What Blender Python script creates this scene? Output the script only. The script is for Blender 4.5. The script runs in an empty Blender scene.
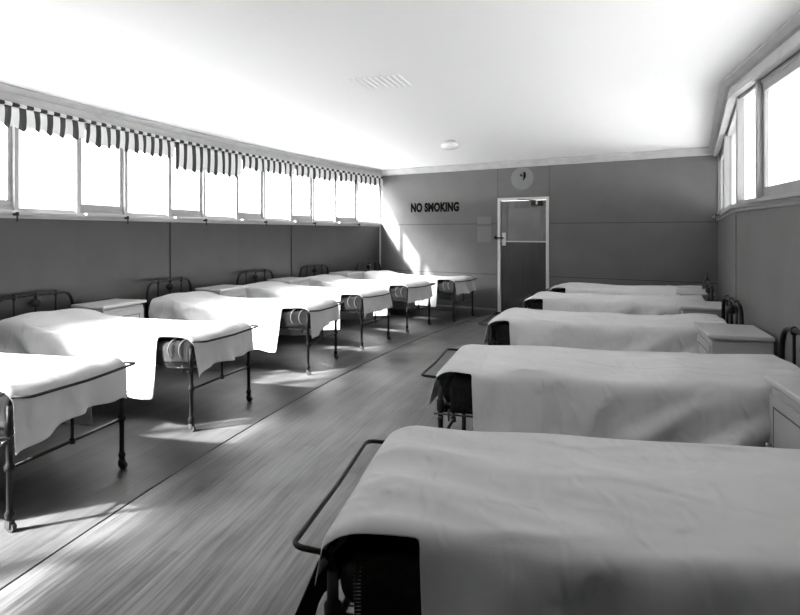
import bpy, bmesh, math, random
from mathutils import Vector, Matrix
PI = math.pi
scn = bpy.context.scene
C = scn.collection

# ------------------------------------------------------------ camera, sky, sun, exposure
cam_d = bpy.data.cameras.new('camera'); cam = bpy.data.objects.new('camera', cam_d); C.objects.link(cam)
cam.location = (0, 0, 1.42); cam.rotation_euler = (PI/2, 0, 0)
cam_d.sensor_width = 36; cam_d.lens = 36*595/800
cam_d.shift_x = 3/800; cam_d.shift_y = -74.5/800
cam_d.clip_start = .02; cam_d.clip_end = 500
scn.camera = cam
scn.view_settings.view_transform = 'Standard'; scn.view_settings.look = 'None'
scn.view_settings.exposure = 0.45; scn.view_settings.gamma = 1; scn.view_settings.use_curve_mapping = False
SUN_AZ, SUN_EL = math.radians(25), math.radians(38)     # direction of travel from +X, height
SKY, GLOW = 3.0, 320
w = bpy.data.worlds.new('sky'); scn.world = w; w.use_nodes = True
nt = w.node_tree; nt.nodes.clear()
wo = nt.nodes.new('ShaderNodeOutputWorld'); wb = nt.nodes.new('ShaderNodeBackground')
wg = nt.nodes.new('ShaderNodeTexGradient'); wr = nt.nodes.new('ShaderNodeValToRGB')
wt = nt.nodes.new('ShaderNodeTexCoord'); ws = nt.nodes.new('ShaderNodeSeparateXYZ')
nt.links.new(wt.outputs['Generated'], ws.inputs[0]); nt.links.new(ws.outputs['Z'], wr.inputs[0])
wr.color_ramp.elements[0].position = 0; wr.color_ramp.elements[0].color = (1, 1, 1, 1)
wr.color_ramp.elements[1].position = .8; wr.color_ramp.elements[1].color = (.55, .55, .55, 1)
wb.inputs[1].default_value = 1
# hazy glow of the sky round the sun
wd = nt.nodes.new('ShaderNodeVectorMath'); wd.operation = 'DOT_PRODUCT'
wd.inputs[1].default_value = (-math.cos(SUN_AZ)*math.cos(SUN_EL), -math.sin(SUN_AZ)*math.cos(SUN_EL), math.sin(SUN_EL))
nt.links.new(wt.outputs['Generated'], wd.inputs[0])
def wmath(op, a, b):
    k = nt.nodes.new('ShaderNodeMath'); k.operation = op; nt.links.new(a, k.inputs[0]); k.inputs[1].default_value = b; return k.outputs[0]
glow = wmath('MULTIPLY', wmath('POWER', wmath('MAXIMUM', wd.outputs['Value'], 0), 50), GLOW)
base = wmath('MULTIPLY', wr.outputs[0], SKY); wa = nt.nodes.new('ShaderNodeMath'); wa.operation = 'ADD'
nt.links.new(glow, wa.inputs[0]); nt.links.new(base, wa.inputs[1]); nt.links.new(wa.outputs[0], wb.inputs[0])
nt.links.new(wb.outputs[0], wo.inputs[0])
sd = bpy.data.lights.new('sun', 'SUN'); sd.energy = 46; sd.angle = math.radians(2.4)
so = bpy.data.objects.new('sun', sd); C.objects.link(so)
dv = Vector((math.cos(SUN_AZ)*math.cos(SUN_EL), math.sin(SUN_AZ)*math.cos(SUN_EL), -math.sin(SUN_EL)))
so.rotation_euler = dv.to_track_quat('-Z', 'Y').to_euler(); so.location = (-6, -2, 5)

# ------------------------------------------------------------ room measures (curved ward, centre of curvature CC)
CC = Vector((23.251, -2.826)); RO, RI = 27.649, 21.89
A_END = 31.05; DA = 2.615; DI = 10.71; NB = 11
ZC = 2.64; ZS = 1.615; ZH = 2.52
def pol(r, a):
    t = math.radians(a); return Vector((CC.x - r*math.cos(t), CC.y + r*math.sin(t)))
A_REAR = A_END - DA*NB
def ang(k): return A_END - DA*k + (.42 if k == 0 else 0)
OUT = [pol(RO, ang(k)) for k in range(NB+1)]
INN = [pol(RI, a) for a in (A_END, A_END-DI, A_END-2*DI, A_REAR)]
u_back = (INN[0]-OUT[0]).normalized(); INN[0] = INN[0]+u_back*.06

# ------------------------------------------------------------ materials
def mat(name, col, rough=.6, metal=0, spec=.5, noise=None, bump=None, spots=None):
    m = bpy.data.materials.new(name); m.use_nodes = True; n = m.node_tree; b = n.nodes['Principled BSDF']
    b.inputs['Base Color'].default_value = (col, col, col, 1); b.inputs['Roughness'].default_value = rough
    b.inputs['Metallic'].default_value = metal; b.inputs['Specular IOR Level'].default_value = spec
    tc = n.nodes.new('ShaderNodeTexCoord')
    if noise:
        sc, amt, st = noise
        mp = n.nodes.new('ShaderNodeMapping'); mp.inputs['Scale'].default_value = st
        nz = n.nodes.new('ShaderNodeTexNoise'); nz.inputs['Scale'].default_value = sc; nz.inputs['Detail'].default_value = 6
        r = n.nodes.new('ShaderNodeMapRange'); r.inputs['From Min'].default_value = .3; r.inputs['From Max'].default_value = .7
        r.inputs['To Min'].default_value = col*(1-amt); r.inputs['To Max'].default_value = min(1, col*(1+amt))
        n.links.new(tc.outputs['Object'], mp.inputs[0]); n.links.new(mp.outputs[0], nz.inputs['Vector'])
        n.links.new(nz.outputs['Fac'], r.inputs[0]); n.links.new(r.outputs[0], b.inputs['Base Color'])
    if bump:
        sc, stg, dist = bump
        nz = n.nodes.new('ShaderNodeTexNoise'); nz.inputs['Scale'].default_value = sc; nz.inputs['Detail'].default_value = 4
        bp = n.nodes.new('ShaderNodeBump'); bp.inputs['Strength'].default_value = stg; bp.inputs['Distance'].default_value = dist
        n.links.new(tc.outputs['Object'], nz.inputs['Vector']); n.links.new(nz.outputs['Fac'], bp.inputs['Height'])
        n.links.new(bp.outputs[0], b.inputs['Normal'])
    return m
def math_node(n, op, a, b=None):
    k = n.nodes.new('ShaderNodeMath'); k.operation = op
    for i, v in enumerate((a, b)):
        if v is None: continue
        if isinstance(v, (int, float)): k.inputs[i].default_value = v
        else: n.links.new(v, k.inputs[i])
    return k.outputs[0]
def floor_mat(name, lo, hi, board, rough, streak, spec):
    m = bpy.data.materials.new(name); m.use_nodes = True; n = m.node_tree; b = n.nodes['Principled BSDF']
    b.inputs['Specular IOR Level'].default_value = spec
    tc = n.nodes.new('ShaderNodeTexCoord'); s = n.nodes.new('ShaderNodeSeparateXYZ'); n.links.new(tc.outputs['Object'], s.inputs[0])
    dx = math_node(n, 'SUBTRACT', CC.x, s.outputs['X']); dy = math_node(n, 'SUBTRACT', s.outputs['Y'], CC.y)
    rr = math_node(n, 'SQRT', math_node(n, 'ADD', math_node(n, 'MULTIPLY', dx, dx), math_node(n, 'MULTIPLY', dy, dy)))
    ar = math_node(n, 'MULTIPLY', math_node(n, 'ARCTAN2', dy, dx), 25.0)
    brd = math_node(n, 'FLOOR', math_node(n, 'DIVIDE', rr, board))
    cmb = n.nodes.new('ShaderNodeCombineXYZ')
    n.links.new(math_node(n, 'MULTIPLY', rr, 50.0), cmb.inputs[0]); n.links.new(math_node(n, 'MULTIPLY', ar, 2.2), cmb.inputs[1])
    n.links.new(brd, cmb.inputs[2])
    nz = n.nodes.new('ShaderNodeTexNoise'); nz.inputs['Scale'].default_value = 1.0; nz.inputs['Detail'].default_value = 6
    n.links.new(cmb.outputs[0], nz.inputs['Vector'])
    wn = n.nodes.new('ShaderNodeTexWhiteNoise'); wn.noise_dimensions = '2D'
    c2 = n.nodes.new('ShaderNodeCombineXYZ'); n.links.new(brd, c2.inputs[0])
    n.links.new(math_node(n, 'FLOOR', math_node(n, 'DIVIDE', math_node(n, 'ADD', ar, math_node(n, 'MULTIPLY', brd, 1.37)), 2.4)), c2.inputs[1])
    n.links.new(c2.outputs[0], wn.inputs['Vector'])
    patch = n.nodes.new('ShaderNodeTexNoise'); patch.inputs['Scale'].default_value = 2.2; patch.inputs['Detail'].default_value = 5
    n.links.new(tc.outputs['Object'], patch.inputs['Vector'])
    f = math_node(n, 'ADD', math_node(n, 'MULTIPLY', nz.outputs['Fac'], streak), math_node(n, 'MULTIPLY', wn.outputs['Value'], .22))
    f = math_node(n, 'ADD', f, math_node(n, 'MULTIPLY', patch.outputs['Fac'], .8))
    frac = math_node(n, 'FRACT', math_node(n, 'DIVIDE', rr, board))
    gap = math_node(n, 'LESS_THAN', frac, .06)
    r = n.nodes.new('ShaderNodeMapRange'); r.inputs['From Min'].default_value = .35; r.inputs['From Min'].default_value = .25+streak*.32; r.inputs['From Max'].default_value = .6+streak*.62
    r.inputs['To Min'].default_value = lo; r.inputs['To Max'].default_value = hi
    n.links.new(f, r.inputs[0])
    c = math_node(n, 'MULTIPLY', r.outputs[0], math_node(n, 'SUBTRACT', 1.0, math_node(n, 'MULTIPLY', gap, .25)))
    n.links.new(c, b.inputs['Base Color'])
    rg = n.nodes.new('ShaderNodeMapRange'); rg.inputs['To Min'].default_value = rough-.12; rg.inputs['To Max'].default_value = rough+.18
    n.links.new(nz.outputs['Fac'], rg.inputs[0]); n.links.new(rg.outputs[0], b.inputs['Roughness'])
    bp = n.nodes.new('ShaderNodeBump'); bp.inputs['Strength'].default_value = .5; bp.inputs['Distance'].default_value = .002
    n.links.new(f, bp.inputs['Height']); n.links.new(bp.outputs[0], b.inputs['Normal'])
    return m
M = {}
M['boards'] = floor_mat('floor boards', .002, .115, .085, .40, 1.5, .33)
M['lino'] = floor_mat('dark floor', .013, .07, .14, .5, .6, .2)
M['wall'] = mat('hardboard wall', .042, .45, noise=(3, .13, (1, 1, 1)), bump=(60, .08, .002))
M['wall_r'] = mat('hardboard with window light', .13, .45, noise=(3, .1, (1, 1, 1)), bump=(60, .08, .002))  # hardboard again; light from the left windows is put into its colour
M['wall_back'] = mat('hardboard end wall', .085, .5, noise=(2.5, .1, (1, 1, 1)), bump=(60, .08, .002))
M['joint'] = mat('dark joint', .03, .7)
M['ceiling'] = mat('white ceiling', .93, .8)
M['trim'] = mat('pale painted trim', .42, .5, noise=(6, .1, (1, 1, 1)))
M['frame'] = mat('white window paint', .32, .45, noise=(5, .08, (1, 1, 1)))
M['skirt'] = mat('dark skirting', .12, .5)
M['sheet'] = mat('bedspread cotton', .56, .9, spec=.1, noise=(3.5, .05, (1, 1, 1)), bump=(220, .25, .0015))
def creases(m):
    n = m.node_tree; b = n.nodes['Principled BSDF']; tc = n.nodes.new('ShaderNodeTexCoord')
    old = b.inputs['Normal'].links[0].from_node
    prev = None
    for sc, st, dist, rough in ((3.2, (1, 2.2, 1), .06, .55), (9, (1.6, 1, 1), .02, .6)):
        mp = n.nodes.new('ShaderNodeMapping'); mp.inputs['Scale'].default_value = st; mp.inputs['Rotation'].default_value = (0, 0, sc*.2)
        nz = n.nodes.new('ShaderNodeTexNoise'); nz.noise_type = 'RIDGED_MULTIFRACTAL'; nz.inputs['Scale'].default_value = sc; nz.inputs['Detail'].default_value = 2
        nz.inputs['Distortion'].default_value = .6
        bp = n.nodes.new('ShaderNodeBump'); bp.inputs['Strength'].default_value = .45; bp.inputs['Distance'].default_value = dist
        n.links.new(tc.outputs['Object'], mp.inputs[0]); n.links.new(mp.outputs[0], nz.inputs['Vector']); n.links.new(nz.outputs['Fac'], bp.inputs['Height'])
        if prev: n.links.new(prev.outputs[0], bp.inputs['Normal'])
        prev = bp
    n.links.new(prev.outputs[0], old.inputs['Normal'])
creases(M['sheet'])
M['blanket'] = mat('grey wool blanket', .014, .95, spec=.1, noise=(60, .4, (1, 1, 1)), bump=(300, .5, .002))
M['blanket_l'] = mat('pale wool blanket', .05, .95, spec=.1, noise=(14, .25, (1, 1, 1)), bump=(300, .5, .002))
M['ticking'] = mat('mattress ticking', .035, .9, spec=.1, noise=(30, .2, (1, 1, 1)))
M['iron'] = mat('black enamelled iron', .008, .4, spec=.25, bump=(40, .1, .001))
M['wire'] = mat('spring wire', .03, .5, metal=.3)
M['white'] = mat('white enamel paint', .42, .38, noise=(4, .05, (1, 1, 1)))
M['lid'] = mat('white locker lid', .5, .3)
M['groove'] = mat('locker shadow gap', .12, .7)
M['chrome'] = mat('bright metal', .75, .25, metal=1)
M['stitch'] = mat('pale stitching', .3, .8)
M['rubber'] = mat('black rubber', .02, .6)
M['door_w'] = mat('brown door veneer', .013, .33, noise=(3, .5, (6, 6, .6)))
M['door_s'] = mat('door stile paint', .10, .4, noise=(3, .3, (5, 5, .8)))
M['door_p'] = mat('door upper panel', .12, .28, noise=(3, .15, (1, 1, 1)))
M['letter'] = mat('black sign paint', .004, .95, spec=.05)
M['disc'] = mat('faded disc paint', .15, .6)
M['paper'] = mat('pale patch', .125, .6)
M['strd'] = mat('dark stripe cotton', .05, .9, spec=.1)
M['strl'] = mat('light stripe cotton', .7, .9, spec=.1)
M['opal'] = mat('opal glass', .85, .2)
M['ground'] = mat('pale bounce ground', .56, .9, noise=(.6, .15, (1, 1, 1)))  # unseen ground kept pale to send sunlight up through the windows
def glass_mat():
    m = bpy.data.materials.new('window glass'); m.use_nodes = True; n = m.node_tree; n.nodes.clear()
    o = n.nodes.new('ShaderNodeOutputMaterial'); t = n.nodes.new('ShaderNodeBsdfTransparent'); g = n.nodes.new('ShaderNodeBsdfGlossy')
    g.inputs['Roughness'].default_value = .02; x = n.nodes.new('ShaderNodeMixShader'); lw = n.nodes.new('ShaderNodeLayerWeight'); f = n.nodes.new('ShaderNodeMapRange'); p = n.nodes.new('ShaderNodeMath'); p.operation = 'POWER'; p.inputs[1].default_value = 5
    n.links.new(lw.outputs['Facing'], p.inputs[0]); n.links.new(p.outputs[0], f.inputs[0]); f.inputs['To Min'].default_value = .03; f.inputs['To Max'].default_value = .6
    t.inputs[0].default_value = (.94, .94, .94, 1)
    n.links.new(f.outputs[0], x.inputs[0]); n.links.new(t.outputs[0], x.inputs[1]); n.links.new(g.outputs[0], x.inputs[2]); n.links.new(x.outputs[0], o.inputs[0])
    return m
M['glass'] = glass_mat()

# ------------------------------------------------------------ helpers
def obj(name, bm, m, parent=None, smooth=False, bevel=0, flip=True):
    me = bpy.data.meshes.new(name)
    if flip: bmesh.ops.recalc_face_normals(bm, faces=bm.faces)
    bm.to_mesh(me); bm.free()
    for k in (m if isinstance(m, (list, tuple)) else [m]): me.materials.append(k)
    if smooth:
        for p in me.polygons: p.use_smooth = True
    o = bpy.data.objects.new(name, me); C.objects.link(o)
    if parent: o.parent = parent
    if bevel:
        b = o.modifiers.new('bevel', 'BEVEL'); b.width = bevel; b.segments = 2; b.limit_method = 'ANGLE'
    return o
def thing(name, label, cat, loc=(0, 0, 0), rotz=0, group=None):
    o = bpy.data.objects.new(name, None); C.objects.link(o); o.empty_display_size = .1
    o.location = loc; o.rotation_euler = (0, 0, rotz); tag(o, label, cat, group); return o
def tag(o, label, cat, group=None):
    o['label'] = label; o['category'] = cat
    if group: o['group'] = group
    return o
def struct(o): o['kind'] = 'structure'; return o
def box(bm, x0, x1, y0, y1, z0, z1, mtx=None, mi=0):
    v = [Vector((x, y, z)) for z in (z0, z1) for y in (y0, y1) for x in (x0, x1)]
    if mtx: v = [mtx @ p for p in v]
    v = [bm.verts.new(p) for p in v]
    for f in ((0, 1, 3, 2), (4, 6, 7, 5), (0, 4, 5, 1), (2, 3, 7, 6), (0, 2, 6, 4), (1, 5, 7, 3)):
        bm.faces.new([v[i] for i in f]).material_index = mi
def tube(bm, pts, r, n=8, closed=False):
    pts = [Vector(p) for p in pts]; rings = []; N = len(pts)
    rs = r if isinstance(r, (list, tuple)) else [r]*N
    nrm = None
    for i, p in enumerate(pts):
        a = pts[(i-1) % N] if (i or closed) else p; b = pts[(i+1) % N] if (i < N-1 or closed) else p
        t = (b-a).normalized()
        if nrm is None:
            nrm = t.cross(Vector((0, 0, 1)))
            if nrm.length < .1: nrm = t.cross(Vector((1, 0, 0)))
        nrm = (nrm - t*nrm.dot(t)).normalized(); bi = t.cross(nrm)
        rings.append([bm.verts.new(p + (nrm*math.cos(2*PI*k/n) + bi*math.sin(2*PI*k/n))*rs[i]) for k in range(n)])
    for i in range(N if closed else N-1):
        A, B = rings[i], rings[(i+1) % N]
        for k in range(n): bm.faces.new((A[k], A[(k+1) % n], B[(k+1) % n], B[k]))
    if not closed: bm.faces.new(rings[0][::-1]); bm.faces.new(rings[-1])
def lathe(bm, x, y, prof, n=12):
    tube(bm, [(x, y, z) for r, z in prof], [r for r, z in prof], n)
def round_path(pts, rad, k=5):
    pts = [Vector(p) for p in pts]; out = [pts[0]]
    for i in range(1, len(pts)-1):
        a, p, b = pts[i-1], pts[i], pts[i+1]
        d1 = (a-p).normalized()*min(rad, (a-p).length*.49); d2 = (b-p).normalized()*min(rad, (b-p).length*.49)
        for j in range(k+1):
            t = j/k; out.append((p+d1)*(1-t)**2 + p*2*t*(1-t) + (p+d2)*t*t)
    out.append(pts[-1]); return out
def seg_mtx(p, q):      # local x from p to q, local y to the left of it
    d = (q-p); return Matrix.Translation((p.x, p.y, 0)) @ Matrix.Rotation(math.atan2(d.y, d.x), 4, 'Z')
def sm(a, b, x):
    t = max(0, min(1, (x-a)/(b-a))); return t*t*(3-2*t)

# ------------------------------------------------------------ structure
def poly_slab(name, ring, z0, z1, m):
    bm = bmesh.new(); a = [bm.verts.new((p.x, p.y, z0)) for p in ring]; b = [bm.verts.new((p.x, p.y, z1)) for p in ring]
    bm.faces.new(a); bm.faces.new(b); n = len(ring)
    for i in range(n): bm.faces.new((a[i], a[(i+1) % n], b[(i+1) % n], b[i]))
    return struct(obj(name, bm, m))
ARC = lambda r, n=40: [pol(r, A_END + .3 - (A_END+.3-A_REAR)*i/n) for i in range(n+1)]
R_LINE = 25.37
eo = [pol(RO+.02, ang(k)) for k in range(NB+1)]; ei = [pol(RI-.02, a) for a in (A_END, A_END-DI, A_END-2*DI, A_REAR)]
poly_slab('floor', ARC(R_LINE) + ei[::-1], -.08, 0, M['boards'])
poly_slab('floor', eo + ARC(R_LINE)[::-1], -.08, 0, M['lino'])
bm = bmesh.new(); pts = ARC(R_LINE, 60)
tube(bm, [(p.x, p.y, -.002) for p in pts], .008, 6)
struct(obj('trim_1', bm, M['joint'], smooth=True))
poly_slab('ceiling', [pol(RO+.35, ang(k)+(.6 if k == 0 else 0)) for k in range(NB+1)] + [pol(RI-.35, a) for a in (A_REAR, A_END-2*DI, A_END-DI, A_END)], ZC, ZC+.15, M['ceiling'])
T = .09
def wall_band(bm, P, out_r, zs):
    # P: list of (inner point, outer point)
    for (a, ao), (b, bo) in zip(P, P[1:]):
        for z0, z1 in zs:
            v = [bm.verts.new((p.x, p.y, z)) for z in (z0, z1) for p in (a, b, bo, ao)]
            for f in ((0, 1, 5, 4), (1, 2, 6, 5), (2, 3, 7, 6), (3, 0, 4, 7), (0, 3, 2, 1), (4, 5, 6, 7)): bm.faces.new([v[i] for i in f])
OA = [(pol(RO, ang(k)), pol(RO+T, ang(k))) for k in range(NB+1)]
IA_ang = (A_END, A_END-DI, A_END-2*DI, A_REAR)
IA = [(pol(RI, a), pol(RI-T, a)) for a in IA_ang]; IA[0] = (INN[0], INN[0]+u_back*T)
NW = 9                   # bays with windows; nearer the rear wall both sides are solid
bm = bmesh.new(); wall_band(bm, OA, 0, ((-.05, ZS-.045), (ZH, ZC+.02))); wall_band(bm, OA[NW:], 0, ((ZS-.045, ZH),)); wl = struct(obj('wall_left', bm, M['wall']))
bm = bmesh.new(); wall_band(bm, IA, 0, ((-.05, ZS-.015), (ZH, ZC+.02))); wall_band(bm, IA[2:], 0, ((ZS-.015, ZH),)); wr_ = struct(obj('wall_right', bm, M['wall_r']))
mb = seg_mtx(OUT[0], INN[0]); WB = (INN[0]-OUT[0]).length      # local: x along the end wall, +y away from the camera
def px_s(px):           # place along the end wall that the pixel column px looks at
    r = (px-397)/595; a = OUT[0]; d = u_back
    return (r*a.y - a.x)/(d.x - r*d.y)
D0, D1 = px_s(498.5), px_s(548.5); DZ = 2.0
bm = bmesh.new(); box(bm, -T, D0, 0, T, -.05, ZC+.02, mb); box(bm, D1, WB+T, 0, T, -.05, ZC+.02, mb); box(bm, D0, D1, 0, T, DZ, ZC+.02, mb)
struct(obj('wall_back', bm, M['wall_back']))
mr = seg_mtx(pol(RI, A_REAR), pol(RO, A_REAR)); WR = RO-RI
bm = bmesh.new(); box(bm, -T, WR+T, 0, T, -.05, ZC+.02, mr); struct(obj('wall_rear', bm, M['wall']))
# unseen outdoor ground, added to bounce sunlight up to the ceiling
bm = bmesh.new(); box(bm, -60, 60, -60, 60, -.9, -.6); struct(obj('ground', bm, M['ground']))
# panel joints
def joint_strip(name, bm): return struct(obj(name, bm, M['joint']))
ti = [2]
def nt_(): ti[0] += 1; return 'trim_%d' % (ti[0]-1)
for k in range(0, NB+1, 2):
    if k == 0: continue
    p = pol(RO-.001, A_END-DA*k); mm = seg_mtx(p, pol(RO, A_END-DA*(k+1)))
    bm = bmesh.new(); box(bm, -.004, .004, -.002, .01, .1, ZS-.05, mm); joint_strip(nt_(), bm)
for a in (A_END-DI, A_END-DI*1.5, A_END-DI*2):
    p = pol(RI, a)
    if abs(a-(A_END-DI*1.5)) < .01: p = (INN[1]+INN[2])/2
    mm = seg_mtx(p, p+(INN[1]-INN[2]))
    bm = bmesh.new(); box(bm, -.004, .004, -.003, .003, .1, ZS-.05, mm); joint_strip(nt_(), bm)
ZJ1, ZJ2 = 1.42+.159, 1.42-.714
for x0, x1 in ((0, D0-.03), (D1+.03, WB)):
    for z in (ZJ1, ZJ2):
        bm = bmesh.new(); box(bm, x0, x1, -.002, .002, z-.006, z+.006, mb); joint_strip(nt_(), bm)
for x in (D0-.012, D1+.012):
    bm = bmesh.new(); box(bm, x-.005, x+.005, -.002, .002, DZ+.03, ZH+.02, mb); joint_strip(nt_(), bm)
# light corner bead
bm = bmesh.new(); box(bm, -.0, .022, -.022, 0, .1, ZS-.05, mb); struct(obj(nt_(), bm, M['frame']))
# cornice: two steps, swept along the walls
def sweep(bm, pts, prof, inward):      # prof: (offset from wall, z)
    n = len(pts); rings = []
    for i, p in enumerate(pts):
        a = pts[i-1] if i else None; b = pts[i+1] if i < n-1 else None
        ds = [(q).normalized() for q in ([p-a] if a is not None else []) + ([b-p] if b is not None else [])]
        d = sum(ds, Vector((0, 0))).normalized(); nn = Vector((-d.y, d.x))*inward
        sc = 1/max(.3, d.dot(ds[0]))
        rings.append([bm.verts.new((p.x+nn.x*o*sc, p.y+nn.y*o*sc, z)) for o, z in prof])
    for A, B in zip(rings, rings[1:]):
        for k in range(len(prof)): bm.faces.new((A[k], A[(k+1) % len(prof)], B[(k+1) % len(prof)], B[k]))
    bm.faces.new(rings[0]); bm.faces.new(rings[-1])
CP = [(0, ZC-.002), (.115, ZC-.002), (.115, ZC-.02), (.095, ZC-.032), (.075, ZC-.045), (.045, ZC-.05), (.045, ZH+.015), (.055, ZH+.005), (.055, ZH-.012), (0, ZH-.012)]
bm = bmesh.new(); sweep(bm, OUT, CP, 1); struct(obj(nt_(), bm, M['trim'])); 
bm = bmesh.new(); sweep(bm, INN, CP, -1); struct(obj(nt_(), bm, M['trim']))
bm = bmesh.new(); sweep(bm, [OUT[0], INN[0]], [(0, ZC-.002), (.1, ZC-.002), (.1, ZC-.02), (.06, ZC-.06), (.02, ZC-.09), (.02, ZC-.11), (0, ZC-.11)], -1); struct(obj(nt_(), bm, M['trim']))
# baseboards
SK = [(0, .002), (.02, .002), (.02, .09), (.01, .11), (0, .11)]
bm = bmesh.new(); sweep(bm, OUT, SK, 1); struct(obj('baseboard_left', bm, M['skirt']))
bm = bmesh.new(); sweep(bm, INN, SK, -1); struct(obj('baseboard_right', bm, M['skirt']))
for s0, s1 in ((0, D0-.03), (D1+.03, WB)):
    bm = bmesh.new(); sweep(bm, [OUT[0]+u_back*s0, OUT[0]+u_back*s1], SK, -1); struct(obj('baseboard_back', bm, M['skirt']))

# ------------------------------------------------------------ windows
wn = [1]
def window(p, q, side, panes, zs=ZS):
    # p->q along the wall; side=+1 when local +y points out of the room
    mm = seg_mtx(p, q); L = (q-p).length; s = side
    root = bpy.data.objects.new('window_%d' % wn[0], None); C.objects.link(root); wn[0] += 1; struct(root)
    def bx(bm, x0, x1, y0, y1, z0, z1): box(bm, x0, x1, min(s*y0, s*y1), max(s*y0, s*y1), z0, z1, mm)
    bm = bmesh.new()
    bx(bm, -.0, .027, -.0, .055, zs-.02, ZH); bx(bm, L-.027, L+.0, -.0, .055, zs-.02, ZH)
    edges = [panes[0][0]] + [e[1] for e in panes]
    for e in edges[1:-1]: bx(bm, e*L-.022, e*L+.022, -.005, T-.02, zs-.02, ZH)
    bx(bm, 0, L, .02, T, ZH-.03, ZH+.0); bx(bm, 0, L, .02, T, zs-.02, zs+.02)
    obj('window_frame', bm, M['frame'], root, bevel=.003)
    bm = bmesh.new(); e0_ = .045 if side == 1 and zs > ZS and wn[0] == NW+2 else -.01
    bx(bm, e0_, L+.01, -.045, .05, zs-.045, zs-.012); bx(bm, 0, L, -.02, .0, zs-.07, zs-.045)
    obj('window_sill', bm, M['frame'], root, bevel=.004)
    for (e0, e1, kind) in panes:
        x0, x1 = e0*L+.022, e1*L-.022
        if kind == 'sash':
            bm = bmesh.new(); y0, y1 = .03, .06
            bx(bm, x0, x1, y0, y1, zs+.01, zs+.085); bx(bm, x0, x1, y0, y1, ZH-.09, ZH-.02)
            bx(bm, x0, x0+.035, y0, y1, zs+.085, ZH-.09); bx(bm, x1-.035, x1, y0, y1, zs+.085, ZH-.09)
            obj('sash', bm, M['frame'], root, bevel=.003)
            bm = bmesh.new(); bx(bm, x0-.0, x1, -.075, -.0, zs-.03, zs-.006); obj('sash_ledge', bm, M['frame'], root, bevel=.004)
            bm = bmesh.new(); xm = (x0+x1)/2; bx(bm, x1-.05, x1-.03, -.09, -.045, zs-.05, zs-.02); bx(bm, x1-.047, x1-.037, -.088, -.08, zs-.1, zs-.04)
            obj('sash_stay', bm, M['iron'], root)
            gy = .045; g0, g1 = zs+.08, ZH-.08
        else: gy = .045; g0, g1 = zs+.01, ZH-.02
        bm = bmesh.new(); bx(bm, x0, x1, gy, gy+.004, g0, g1); obj('pane', bm, M['glass'], root)
    return root
for k in range(NW):
    a, b = OUT[k+1], OUT[k]        # from near to far
    window(a, b, 1, ((0, .47, 'sash'), (.47, 1, 'fixed')))
def lerp(a, b, t): return a+(b-a)*t
B0, B1, B2, B3 = INN
for (a, b, panes) in ((B0, B1, ((0, .5, 'sash'), (.5, 1, 'fixed'))), (B1, B2, ((0, .1256, 'fixed'), (.1256, .56, 'sash'), (.56, 1, 'fixed')))):
    window(a, b, 1, panes, zs=1.66)

# ------------------------------------------------------------ striped valances
VL = {0: .15, 1: .17, 2: .18, 3: .31, 4: .2, 5: .175, 6: .17, 7: .18}
vlab = {0: 'striped scalloped window valance beside the end wall corner', 1: 'short striped window valance second from the end wall corner',
        2: 'short striped window valance just beyond the longest valance', 3: 'longest striped window valance, its stripes hanging lowest',
        4: 'striped scalloped window valance just on the near side of the longest valance', 5: 'striped scalloped window valance nearest the left edge of the photo',
        6: 'striped window valance outside the left edge, nearer the camera'}
for k in range(7):
    a, b = OUT[k+1], OUT[k]; mm = seg_mtx(a, b); L = (b-a).length
    rnd = random.Random(k); n_s = {4: 20, 1: 16}.get(k, 18); sub = 6; nx = n_s*sub; nz = 7; H = VL[k]
    bm = bmesh.new(); grid = []
    for i in range(nx+1):
        x = .012+(L-.024)*i/nx; ph = i/sub; row = []
        fr = ph/2 % 1
        drop = H + .018*math.cos(2*PI*(fr-.25)) + .008*math.sin(3.1*ph*.37+k)
        for j in range(nz+1):
            t = j/nz
            y = -.062 - (.011*math.sin(PI*ph+.5) + .005*math.sin(1.7*ph+k*2))*(.35+t) - .008*math.sin(t*PI)
            row.append(bm.verts.new(mm @ Vector((x + .012*t*math.sin(.9*ph+k) , y, ZH-.04 - drop*t))))
        grid.append(row)
    for i in range(nx):
        for j in range(nz):
            f = bm.faces.new((grid[i][j], grid[i+1][j], grid[i+1][j+1], grid[i][j+1])); f.material_index = (i//sub) % 2
    v = obj('window_valance', bm, [M['strd'], M['strl']], smooth=True, flip=False)
    sl = v.modifiers.new('cloth', 'SOLIDIFY'); sl.thickness = .002; sl.offset = 0
    tag(v, vlab[k], 'valance', 'striped valances over the left windows')
    bm = bmesh.new()                     # gathered heading, its stripes sit half a stripe along
    for i in range(n_s):
        x = .012+(L-.024)*(i+.45)/n_s; hw_ = (L-.024)/n_s*.5
        g = []
        for jj, (yy, zz) in enumerate(((-.06, ZH-.045), (-.078, ZH-.042), (-.086, ZH-.03), (-.08, ZH-.014), (-.062, ZH-.01))):
            g.append([bm.verts.new(mm @ Vector((x+dx*hw_, yy + (.006 if abs(dx) > .5 else -.004), zz))) for dx in (-1, -.4, .4, 1)])
        for A, B in zip(g, g[1:]):
            for q in range(3): bm.faces.new((A[q], A[q+1], B[q+1], B[q])).material_index = (i+1) % 2
    h = obj('valance_heading', bm, [M['strd'], M['strl']], v, smooth=True)
    h.modifiers.new('cloth', 'SOLIDIFY').thickness = .003
    bm = bmesh.new(); tube(bm, [mm @ Vector((.0, -.057, ZH-.028)), mm @ Vector((L, -.057, ZH-.028))], .006, 6)
    obj('curtain_wire', bm, M['iron'], v)

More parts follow.
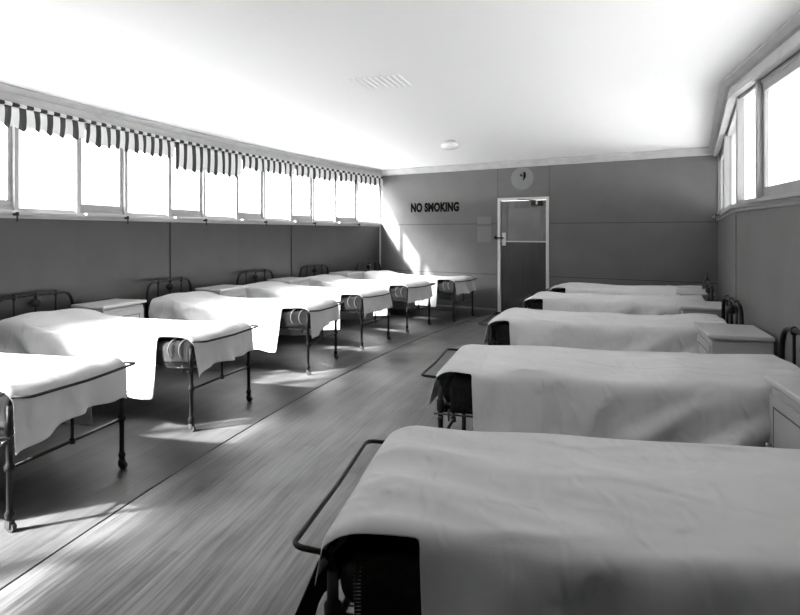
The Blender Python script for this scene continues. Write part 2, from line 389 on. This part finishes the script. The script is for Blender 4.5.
# ------------------------------------------------------------ door, sign, wall pieces
def wb(bm, x0, x1, y0, y1, z0, z1): box(bm, x0, x1, -y1, -y0, z0, z1, mb)     # y measured out of the end wall
def at(px, py):          # end-wall coordinates of a place seen in the photograph
    s = px_s(px); Y = (OUT[0]+u_back*s).y; return s, 1.42 + (233-py)/595*Y
door = bpy.data.objects.new('door_1', None); C.objects.link(door); struct(door)
bm = bmesh.new(); fw = .038
wb(bm, D0-.01, D0+fw, -.06, .02, 0, DZ+.02); wb(bm, D1-fw, D1+.01, -.06, .02, 0, DZ+.02); wb(bm, D0+fw, D1-fw, -.06, .02, DZ-.03, DZ+.02)
obj('door_frame', bm, M['lid'], door, bevel=.003)
dx0, dx1 = D0+fw+.003, D1-fw-.003; zm = 1.275
bm = bmesh.new(); wb(bm, dx0, dx1, -.045, -.02, .01, zm-.01); obj('lower_panel', bm, M['door_w'], door)
bm = bmesh.new(); wb(bm, dx0, dx0+.12, -.045, -.01, zm+.012, DZ-.035); wb(bm, dx1-.12, dx1, -.045, -.01, zm+.012, DZ-.035); wb(bm, dx0+.12, dx1-.12, -.045, -.01, DZ-.16, DZ-.035)
obj('stile', bm, M['door_s'], door, bevel=.003)
bm = bmesh.new(); wb(bm, dx0+.12, dx1-.12, -.04, -.022, zm+.012, DZ-.16); obj('upper_panel', bm, M['door_p'], door)
bm = bmesh.new(); wb(bm, dx0, dx1, -.045, -.006, zm-.01, zm+.012); obj('midrail', bm, M['trim'], door)
bm = bmesh.new(); wb(bm, dx0+.025, dx0+.09, -.012, -.002, zm-.07, zm+.15); hp = obj('lock_plate', bm, M['lid'], door, bevel=.003)
bm = bmesh.new(); tube(bm, round_path([mb @ Vector((dx0+.045, .01, zm+.06)), mb @ Vector((dx0+.045, -.05, zm+.06)), mb @ Vector((dx0-.07, -.055, zm+.065))], .02), .011, 8)
tube(bm, [mb @ Vector((dx0-.09, -.055, zm+.065)), mb @ Vector((dx0-.06, -.055, zm+.065))], [.03, .03], 8)
obj('door_handle', bm, M['iron'], door, smooth=True)
bm = bmesh.new(); wb(bm, dx1-.24, dx1-.05, -.01, .06, DZ-.13, DZ-.045); cl = obj('door_closer', bm, M['iron'], door, bevel=.01)
bm = bmesh.new(); wb(bm, dx1-.15, dx1-.125, .06, .07, DZ-.11, DZ-.055); obj('closer_valve', bm, M['lid'], cl)
bm = bmesh.new(); tube(bm, [mb @ Vector((dx1-.15, -.05, DZ-.045)), mb @ Vector((dx1-.36, -.09, DZ-.02)), mb @ Vector((dx1-.48, -.03, DZ-.01))], .008, 6); obj('closer_arm', bm, M['iron'], cl)
# NO SMOKING
s0, z0 = at(411, 212); s1, z1 = at(459, 203.5)
cu = bpy.data.curves.new('lettering', 'FONT'); cu.body = 'NO SMOKING'; cu.size = 1; cu.extrude = .003; cu.offset = .055; cu.space_character = 1.08
tx = bpy.data.objects.new('lettering', cu); C.objects.link(tx); bpy.context.view_layer.update()
tw, th = tx.dimensions.x, tx.dimensions.y
sx = (s1-s0)/tw; sz = .175/th
dg = bpy.context.evaluated_depsgraph_get(); me = bpy.data.meshes.new_from_object(tx.evaluated_get(dg)); bpy.data.objects.remove(tx)
xs = [v.co.x for v in me.vertices]; ys = [v.co.y for v in me.vertices]
for v in me.vertices:
    c = v.co.copy(); v.co = mb @ Vector((s0+(c.x-min(xs))*sx, -.003-c.z, z0-.01+(c.y-min(ys))*sz))
me.materials.clear(); me.materials.append(M['letter'])
tx = bpy.data.objects.new('no_smoking_sign', me); C.objects.link(tx)
tag(tx, 'black painted NO SMOKING lettering on the end wall left of the door', 'sign')
# pale disc over the door with a black figure
s, z = at(522.5, 178.5)
dr = thing('wall_disc', 'pale round disc with a black figure above the door', 'sign', mb @ Vector((s, 0, z)), math.atan2(u_back.y, u_back.x))
bm = bmesh.new(); n = 40; ring = []
for yy in (0, -.012):
    ring.append([bm.verts.new((.2*math.cos(2*PI*i/n), yy, .19*math.sin(2*PI*i/n))) for i in range(n)])
bm.faces.new(ring[0]); bm.faces.new(ring[1])
for i in range(n): bm.faces.new((ring[0][i], ring[0][(i+1) % n], ring[1][(i+1) % n], ring[1][i]))
obj('disc', bm, M['disc'], dr)
bm = bmesh.new()
tube(bm, [(.035, -.016, .105), (.045, -.016, .07), (.042, -.016, .02), (.018, -.016, -.03)], [.016, .02, .018, .008], 8)
tube(bm, [(.03, -.016, .045), (.0, -.016, .035), (-.03, -.016, .065)], [.012, .007, .015], 8)
obj('figure', bm, M['letter'], dr, smooth=True)
# pale patches left of the door
for (a, b, nm, lb) in (((477.5, 226.5), (491.5, 242), 'notice_sheet', 'pale blank sheet on the end wall beside the door handle'), ((477.5, 217), (491.5, 224), 'notice_sheet', 'narrow faint sheet just above the wall joint left of the door')):
    sa, za = at(*a); sb, zb = at(*b); bm = bmesh.new(); wb(bm, sa, sb, .001, .005, zb, za)
    tag(obj(nm, bm, M['paper']), lb, 'notice')

# ------------------------------------------------------------ ceiling light and vent
lp = pol(24.35, 25.2)
Yl = 1.22*595/(233-141); lp = Vector(((450-397)/595*Yl, Yl))
lt = thing('ceiling_light', 'small white round ceiling light near the end wall', 'light', (lp.x, lp.y, ZC))
bm = bmesh.new(); lathe(bm, 0, 0, [(.07, -.001), (.075, -.012), (.06, -.022)], 20); obj('lamp_base', bm, M['lid'], lt, smooth=True)
bm = bmesh.new(); lathe(bm, 0, 0, [(.06, -.02), (.10, -.035), (.12, -.06), (.105, -.09), (.06, -.11), (.01, -.118)], 24); obj('lamp_globe', bm, M['opal'], lt, smooth=True)
Yv = 1.22*595/(233-82); vc = Vector(((381-397)/595*Yv, Yv))
va = math.degrees(math.atan2(vc.y-CC.y, CC.x-vc.x))
vt = thing('ceiling_vent', 'pale slatted vent grille set in the white ceiling', 'vent', (vc.x, vc.y, ZC), PI-math.radians(va))
bm = bmesh.new()
for i in range(9):
    x = -.2+.05*i
    if 0: pass
    box(bm, x-.008, x+.008, -.17, .17, -.008, 0)
obj('vent_slats', bm, M['ceiling'], vt)

# ------------------------------------------------------------ beds
BL, HW = 1.85, .39      # leg to leg
def make_bed(left, seed):
    t = thing('iron_bed', '', 'bed')
    def leg(x, y, top, foot):
        bm = bmesh.new()
        pr = [(.014, .05), (.02, .075), (.024, .085), (.016, .1), (.0145, .12), (.0145, .285), (.024, .295), (.025, .31), (.016, .325), (.0145, .36), (.0145, .46), (.022, .47), (.022, .52), (.0145, .53), (.0145, top)]
        lathe(bm, x, y, pr, 12); l = obj('leg', bm, M['iron'], t, smooth=True)
        bm = bmesh.new(); tube(bm, [(x-.01, y+.011, .022), (x-.01, y-.011, .022)], .022, 12); box(bm, x-.014, x+.014, y-.016, y-.012, .02, .055); box(bm, x-.014, x+.014, y+.012, y+.016, .02, .055)
        obj('castor', bm, M['rubber'], l)
    for y in (-HW, HW): leg(0, y, .60, True)
    for y in (-HW, HW): leg(BL, y, .60, False)
    # foot: cross bar, centre upright, blanket rail
    bm = bmesh.new(); tube(bm, [(0, -HW, .30), (0, HW, .30)], .009, 8); obj('cross_bar', bm, M['iron'], t, smooth=True)
    bm = bmesh.new(); tube(bm, [(0, 0, .30), (0, 0, .49)], .009, 8); lathe(bm, 0, 0, [(.016, .285), (.016, .315)], 10); obj('upright', bm, M['iron'], t, smooth=True)
    bm = bmesh.new(); e = -.11
    tube(bm, round_path([(0, -HW, .49), (0, -HW, .64), (e, -HW+.01, .645), (e-.0, 0, .635), (e, HW-.01, .645), (0, HW, .64), (0, HW, .49)], .035), .008, 8)
    obj('blanket_rail', bm, M['iron'], t, smooth=True)
    # base: angle-iron rails, spring mesh
    bm = bmesh.new()
    for y in (-1, 1):
        box(bm, 0, BL, y*(HW-.01)-.003, y*(HW-.01)+.003, .455, .495); box(bm, 0, BL, min(y*(HW-.01), y*(HW-.045)), max(y*(HW-.01), y*(HW-.045)), .455, .459)
    for x in (0.01, BL-.01): box(bm, x-.003, x+.003, -HW+.01, HW-.01, .455, .49)
    obj('base_rail', bm, M['iron'], t)
    bm = bmesh.new()
    for i in range(17):
        y = -.34+.0425*i; tube(bm, [(.012, y, .488), (BL*.5, y, .48), (BL-.012, y, .488)], .003, 4)
    for i in range(22):
        x = .08+.08*i; tube(bm, [(x, -.37, .488), (x, 0, .48), (x, .37, .488)], .003, 4)
    obj('spring_mesh', bm, M['wire'], t)
    # wing-bolt bracket at the foot corners
    for y in (-1, 1):
        bm = bmesh.new(); tube(bm, [(-.03, y*(HW+.03), .455), (.18, y*(HW+.03), .455)], .005, 6); lathe(bm, .05, y*(HW+.03), [(.005, .42), (.007, .45), (.005, .48)], 8); tube(bm, [(0, y*(HW), .43), (0, y*(HW+.04), .43)], .01, 8)
        obj('corner_bracket', bm, M['wire'], t, smooth=True)
    # mattress
    bm = bmesh.new(); box(bm, .0, BL-.03, -.375, .375, .49, .612); o = obj('mattress', bm, M['ticking'], t, smooth=True)
    b = o.modifiers.new('bevel', 'BEVEL'); b.width = .055; b.segments = 5
    # headboard
    x = BL+.012; Z = .885
    bm = bmesh.new(); tube(bm, round_path([(x, -HW-.01, .40), (x, -HW-.01, Z-.01), (x, -.16, Z), (x, .16, Z), (x, HW+.01, Z-.01), (x, HW+.01, .40)], .17, 8), .0155, 10)
    hb = obj('headboard', bm, M['iron'], t, smooth=True)
    bm = bmesh.new(); tube(bm, [(x, -HW, .56), (x, HW, .56)], .01, 8); obj('head_rail', bm, M['iron'], hb, smooth=True)
    for y in (-.21, 0, .21):
        bm = bmesh.new(); tube(bm, [(x, y, .56), (x, y, Z-(.012 if y else .0))], .009, 8); lathe(bm, x, y, [(.012, Z-.03), (.02, Z-.018), (.02, Z+.01), (.008, Z+.02)], 8); obj('spindle', bm, M['iron'], hb, smooth=True)
    bm = bmesh.new(); lathe(bm, x, 0, [(.01, .77), (.035, .785), (.045, .81), (.035, .835), (.01, .85)], 10); tube(bm, [(x, -.07, .81), (x, .07, .81)], .008, 8); obj('boss', bm, M['iron'], hb, smooth=True)
    return t
def copy_tree(o, parent=None):
    c = o.copy(); C.objects.link(c)
    if parent: c.parent = parent
    for ch in list(o.children): copy_tree(ch, c)
    return c

def fold(s, half, r):
    # arc length s from the centre over an edge at +-half with radius r -> (horizontal, drop)
    g = 1 if s >= 0 else -1; s = abs(s); f = half-r
    if s <= f: return g*s, 0.0, 0.0
    a = (s-f)/r
    if a < PI/2: return g*(f+r*math.sin(a)), r*(1-math.cos(a)), a/(PI/2)
    return g*half, r+(s-f-r*PI/2), 1.0
def spread(name, left, seed, nearsign, mats, z0=.692, hw=.405, hang=.44, cut=.27, foot=(.27, .2), xf=-.02, wrinkle=1.0, head=BL-.03, pillow=.075, sag=.02):
    """counterpane: flat top, side flaps that start `cut` from the foot, a flap over the foot"""
    rnd = random.Random(seed); p1, p2, p3, p4 = [rnd.uniform(0, 6) for _ in range(4)]
    R = .045
    du = .028 if wrinkle < 2 else .022
    tops = [i*du for i in range(int(head/du)+1)]
    tops = [min(tops, key=lambda q: abs(q-cut)) == q and cut or q for q in tops]
    vs_top = [(-1+2*j/30)*(hw) for j in range(31)]; nf = 14
    bm = bmesh.new(); V = {}
    def height(u, v):
        s = v/hw
        h = pillow*sm(1.4, 1.62, u)*(1-sm(1.72, 1.9, u)*.5)*(1-.35*abs(s)**3)
        h += .012*(1-s*s)*sm(0, .25, u)
        h -= sag*math.sin(PI*min(1, max(0, u)/1.65))**.8*(1-.2*s*s)
        h += wrinkle*(.0035*math.sin(5.3*u+7*v+p1)*math.sin(3.1*u-5*v+p2) + .0022*math.sin(17*v+2.2*u+p3+1.5*math.sin(3*u)) + .003*math.sin(9*u+3*v+p4)*math.sin(4*v+p1))
        h += wrinkle*.0045*math.exp(-((u-1.27-.12*s+.04*math.sin(3*s+p1))/.018)**2)
        # creases fanning from the foot corner
        h += wrinkle*.004*math.sin(26*v+9*u+p2)*(1-sm(.2, .75, u))*sm(-.02, .12, u)
        h -= .02*(1-sm(0, .1, u+.01))
        return h
    def place(u, v):
        # u<0: metres of foot flap, |v|>hw: side flap
        y, dy, ty = fold(v, hw, R)
        if u >= R: x, dx, tx = u, 0, 0
        else:
            q, d_, t_ = fold(R-u+ (1.0-R), 1.0, R)     # edge at u=0
            x, dx, tx = xf+ (1.0-q) - (-xf)*0, d_, t_
            x = (1.0-q)+xf*t_
        z = z0 - dy - dx
        z += height(max(u, 0), max(-hw, min(hw, v)))*(1-.85*max(ty, tx) if dy+dx > 0 else 1)
        g = 1 if v >= 0 else -1
        if dy > R*.8:
            d = (dy-R)/.4
            am = .026*math.sin(11*u+p1+1.2*math.sin(4*u+p2)) + .022*math.sin(21*u+p3+2*d+math.sin(7*u)) + .014*math.sin(5*u+p4)
            dg = .085*((.5+.5*math.sin(15*(u+.65*d)+p2))**2.2-.3)*sm(.7, 1.1, u)      # slanting folds falling from the pillow
            y += g*(max(0, d)**.7*(am*.9+dg+.05) + .004)
            x += .03*d*math.sin(6*u+p4)
            z += .012*max(0, d)*math.sin(7*u+p3)
        if dx > R*.8:
            d = (dx-R)/.25
            if nearsign < 0: x -= .02*max(0, d)
            x -= max(0, d)*(.022+.05*math.exp(-((v-.02*math.sin(p1))/.05)**2)-.03*math.exp(-((v+.14)/.06)**2)+.018*math.sin(13*v+p2)+.012*math.sin(27*v+p4)+.05*max(0, -nearsign*v-.18)) + .004
            y *= 1+.03*d
            y += .03*d*math.sin(2.5*v+p3)
        return (x, y, z)
    rows = []; col_side = [hw + hang*k/nf for k in range(1, nf+1)]
    vs_all = [-c for c in reversed(col_side)] + vs_top + col_side
    def vert(key, u, v):
        if key not in V: V[key] = bm.verts.new(place(u, v))
        return V[key]
    U = [('f', k) for k in range(10, 0, -1)] + [('t', i) for i in range(len(tops))]
    def uval(e, v):
        if e[0] == 't': return tops[e[1]]
        s = (nearsign*v/hw+1)/2                 # 1 on the camera side
        L = foot[1]+(foot[0]-foot[1])*s + .02*math.sin(7*v+p1)
        return -L*e[1]/10
    for i in range(len(U)-1):
        a, b = U[i], U[i+1]
        for j in range(len(vs_all)-1):
            v0, v1 = vs_all[j], vs_all[j+1]
            side = max(abs(v0), abs(v1)) > hw+1e-6
            if side and (a[0] == 'f' or tops[a[1]] < cut-1e-4): continue
            q = [vert((a, j), uval(a, v0), v0), vert((b, j), uval(b, v0), v0), vert((b, j+1), uval(b, v1), v1), vert((a, j+1), uval(a, v1), v1)]
            bm.faces.new(q)
    o = obj(name, bm, mats, None, smooth=True)
    s = o.modifiers.new('cloth', 'SOLIDIFY'); s.thickness = .004; s.offset = 1
    s = o.modifiers.new('sub', 'SUBSURF'); s.levels = 1; s.render_levels = 1
    return o
def blanket(seed, m, hang, u0, tail, hw=.392, z0=.655, head=1.72):
    """blanket tucked round the mattress and showing at the foot corners"""
    rnd = random.Random(seed); p1, p2 = rnd.uniform(0, 6), rnd.uniform(0, 6)
    bm = bmesh.new(); R = .05; rows = []
    us = [u0+(head-u0)*i/60 for i in range(61)]; sag = .05; vs = [-(hw+hang)+2*(hw+hang)*j/50 for j in range(51)]
    for u in us:
        row = []
        for v in vs:
            y, dy, ty = fold(v, hw, R); g = 1 if v > 0 else -1
            z = z0-dy-.008*(1-sm(0, .05, u-u0))+.004 - (sag*math.sin(PI*min(1, max(0, u)/1.65))**.8 + .012*sm(.1, .4, u))*(1 if dy < .1 else 0.6)
            if dy > 0: y += g*(.004*math.sin(15*u+p1)-.012*max(0, dy-.12)/.1*(0 if tail else 1))
            row.append(bm.verts.new((u, y, z)))
        rows.append(row)
    for A, B in zip(rows, rows[1:]):
        for k in range(50): bm.faces.new((A[k], A[k+1], B[k+1], B[k]))
    o = obj('blanket', bm, m, smooth=True); s = o.modifiers.new('cloth', 'SOLIDIFY'); s.thickness = .008; s.offset = -1
    return o
def roll_strap(o, near):
    """light edge band and binding where the blanket wraps the mattress end"""
    for x, r in ((.055, .005), (.145, .0045)):
        bm = bmesh.new(); pts = []
        for i in range(14):
            a = i/13*PI*.95; pts.append((x+.035*math.sin(a), near*(.365+.045*math.sin(a)), .575+.075*math.cos(a)))
        tube(bm, pts, r, 6); obj('binding', bm, M['stitch'], o, smooth=True)

L_ANG = [13.57, 16.87, 20.82, 23.85, 26.93, 29.82]
R_ANG = [11.28, 15.62, 20.22, 24.60, 28.15]
L_WHO = ['nearest bed of the left row', 'second nearest bed of the left row', 'third nearest bed of the left row',
         'fourth nearest bed of the left row', 'fifth nearest bed of the left row', 'farthest bed of the left row']
R_WHO = ['nearest bed of the right row', 'second nearest bed of the right row', 'third nearest bed of the right row',
         'fourth nearest bed of the right row', 'farthest bed of the right row']
proto = make_bed(True, 0)
nb = 0
for side in ('L', 'R'):
    for i, a in enumerate(L_ANG if side == 'L' else R_ANG):
        r = 25.72 if side == 'L' else 23.79
        rz = PI-math.radians(a) if side == 'L' else -math.radians(a)
        near = 1 if side == 'L' else -1
        if side == 'L' and i == 2: rz += math.radians(6)
        if side == 'L' and i == 5: r = 25.53
        p = pol(r, a)
        b = proto if nb == 0 else copy_tree(proto)
        b.location = (p.x, p.y, 0); b.rotation_euler = (0, 0, rz)
        who = (L_WHO if side == 'L' else R_WHO)[i]
        tag(b, 'black iron bedstead on castors, the ' + who, 'bed', 'iron beds in two rows along the ward'); nb += 1
        s = spread('bedspread', side == 'L', 10*i+(0 if side == 'L' else 5), near, M['sheet'],
                   foot=((.27, .21) if side == 'L' else (.10, .26) if i == 0 else (.19, .24)), wrinkle=2.2 if side == 'R' else 1.4,
                   cut=.27 if side == 'L' else (.215, .17, .16, .19, .19)[i], pillow=.04 if side == 'L' else .012, sag=.045 if side == 'L' else .022, z0=.688 if side == 'L' else .722 if i == 0 else .702)
        s.location = b.location; s.rotation_euler = b.rotation_euler
        tag(s, 'pale cotton bedspread draped over the ' + who, 'bedspread', 'cotton bedspreads draped over the beds')
        if side == 'L': k = blanket(i+3, M['blanket_l'], .15, -.0, False); roll_strap(k, near)
        else: k = blanket(i+3, M['blanket'], .30 if i == 0 else .16, .055, True)
        k.location = b.location; k.rotation_euler = b.rotation_euler
        tag(k, ('pale rolled blanket on the foot of the ' if side == 'L' else 'dark wool blanket at the foot of the ') + who, 'blanket', 'blankets showing at the foot corners')
        if side == 'R' and i == 0:
            bm = bmesh.new()                                  # blanket stitch along its edge
            for q in range(34):
                v = .375+.009*q; y, dy, ty = fold(-v, .392, .05)
                x0 = .053; tube(bm, [(x0, y-.002*(1 if dy > .05 else 0), .655-dy-.02), (x0+.018, y-.003, .655-dy-.017)], .001, 4)
            obj('stitching', bm, M['stitch'], k)
        if side == 'R' and i == 0:
            # dark (or pale) under-sheet corner hanging at the foot
            bm = bmesh.new(); rows = []
            for u in range(13):
                row = []
                for v in range(15):
                    t = u/12; sgn = -.40+.36*v/14
                    ln = (.36-.2*v/14) if i == 0 else (.30-.12*v/14)
                    row.append(bm.verts.new((-.035-.15*t*(1-v/14)-.012*math.sin(v*.9)*t, sgn+.0*t, .625-ln*t+.01*math.cos(v*.7)*t)))
                rows.append(row)
            for A, B in zip(rows, rows[1:]):
                for q in range(14): bm.faces.new((A[q], A[q+1], B[q+1], B[q]))
            o = obj('sheet', bm, M['blanket'] if i == 0 else M['sheet'], smooth=True); sl = o.modifiers.new('cloth', 'SOLIDIFY'); sl.thickness = .005
            o.location = b.location; o.rotation_euler = b.rotation_euler
            tag(o, ('dark sheet corner hanging at the foot of the nearest right bed' if i == 0 else 'pale sheet corner hanging at the foot of the third right bed'), 'sheet')

# ------------------------------------------------------------ bedside lockers
def make_locker():
    # local: x from the front (0) towards the wall, y across, doors on the x=0 face
    t = thing('bedside_locker', '', 'locker'); D, W, Hh = .37, .53, .755
    bm = bmesh.new(); box(bm, .015, D, -W/2+.012, W/2-.012, .07, Hh-.045); box(bm, .04, D-.02, -W/2+.03, W/2-.03, 0, .07)
    box(bm, .03, D, -W/2+.02, W/2-.02, Hh-.045, Hh-.025)
    obj('body', bm, M['white'], t, bevel=.004)
    bm = bmesh.new(); box(bm, -.012, D+.005, -W/2-.01, W/2+.01, Hh-.027, Hh); obj('locker_top', bm, M['lid'], t, bevel=.007)
    bm = bmesh.new(); box(bm, 0, .015, -W/2+.02, W/2-.02, .085, Hh-.075); d = obj('door', bm, M['white'], t, bevel=.002)
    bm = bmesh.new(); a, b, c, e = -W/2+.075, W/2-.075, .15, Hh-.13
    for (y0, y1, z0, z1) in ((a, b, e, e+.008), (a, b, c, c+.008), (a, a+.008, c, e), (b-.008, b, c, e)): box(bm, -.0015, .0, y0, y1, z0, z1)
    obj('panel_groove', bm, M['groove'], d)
    bm = bmesh.new(); tube(bm, [(0, W/2-.05, .45), (-.012, W/2-.05, .45), (-.025, W/2-.05, .45)], [.006, .006, .013], 10); obj('knob', bm, M['chrome'], d, smooth=True)
    return t
lk = make_locker(); nl = 0
LL = [(18.2, 'white bedside locker between the second and third left beds'), (21.85, 'white bedside locker between the third and fourth left beds'),
      (24.95, 'white bedside locker between the fourth and fifth left beds'), (28.35, 'white bedside locker between the two farthest left beds')]
RR = [(13.9, 'white bedside locker between the two nearest right beds'), (18.3, 'white bedside locker between the second and third right beds'),
      (22.4, 'white bedside locker between the third and fourth right beds'), (26.1, 'white bedside locker between the two farthest right beds')]
for side, lst in (('L', LL), ('R', RR)):
    for a, lab in lst:
        o = lk if nl == 0 else copy_tree(lk); nl += 1
        p = pol(27.2 if side == 'L' else 22.24, a); o.location = (p.x, p.y, 0)
        o.rotation_euler = (0, 0, PI-math.radians(a) if side == 'L' else -math.radians(a))
        tag(o, lab, 'locker', 'white bedside lockers')
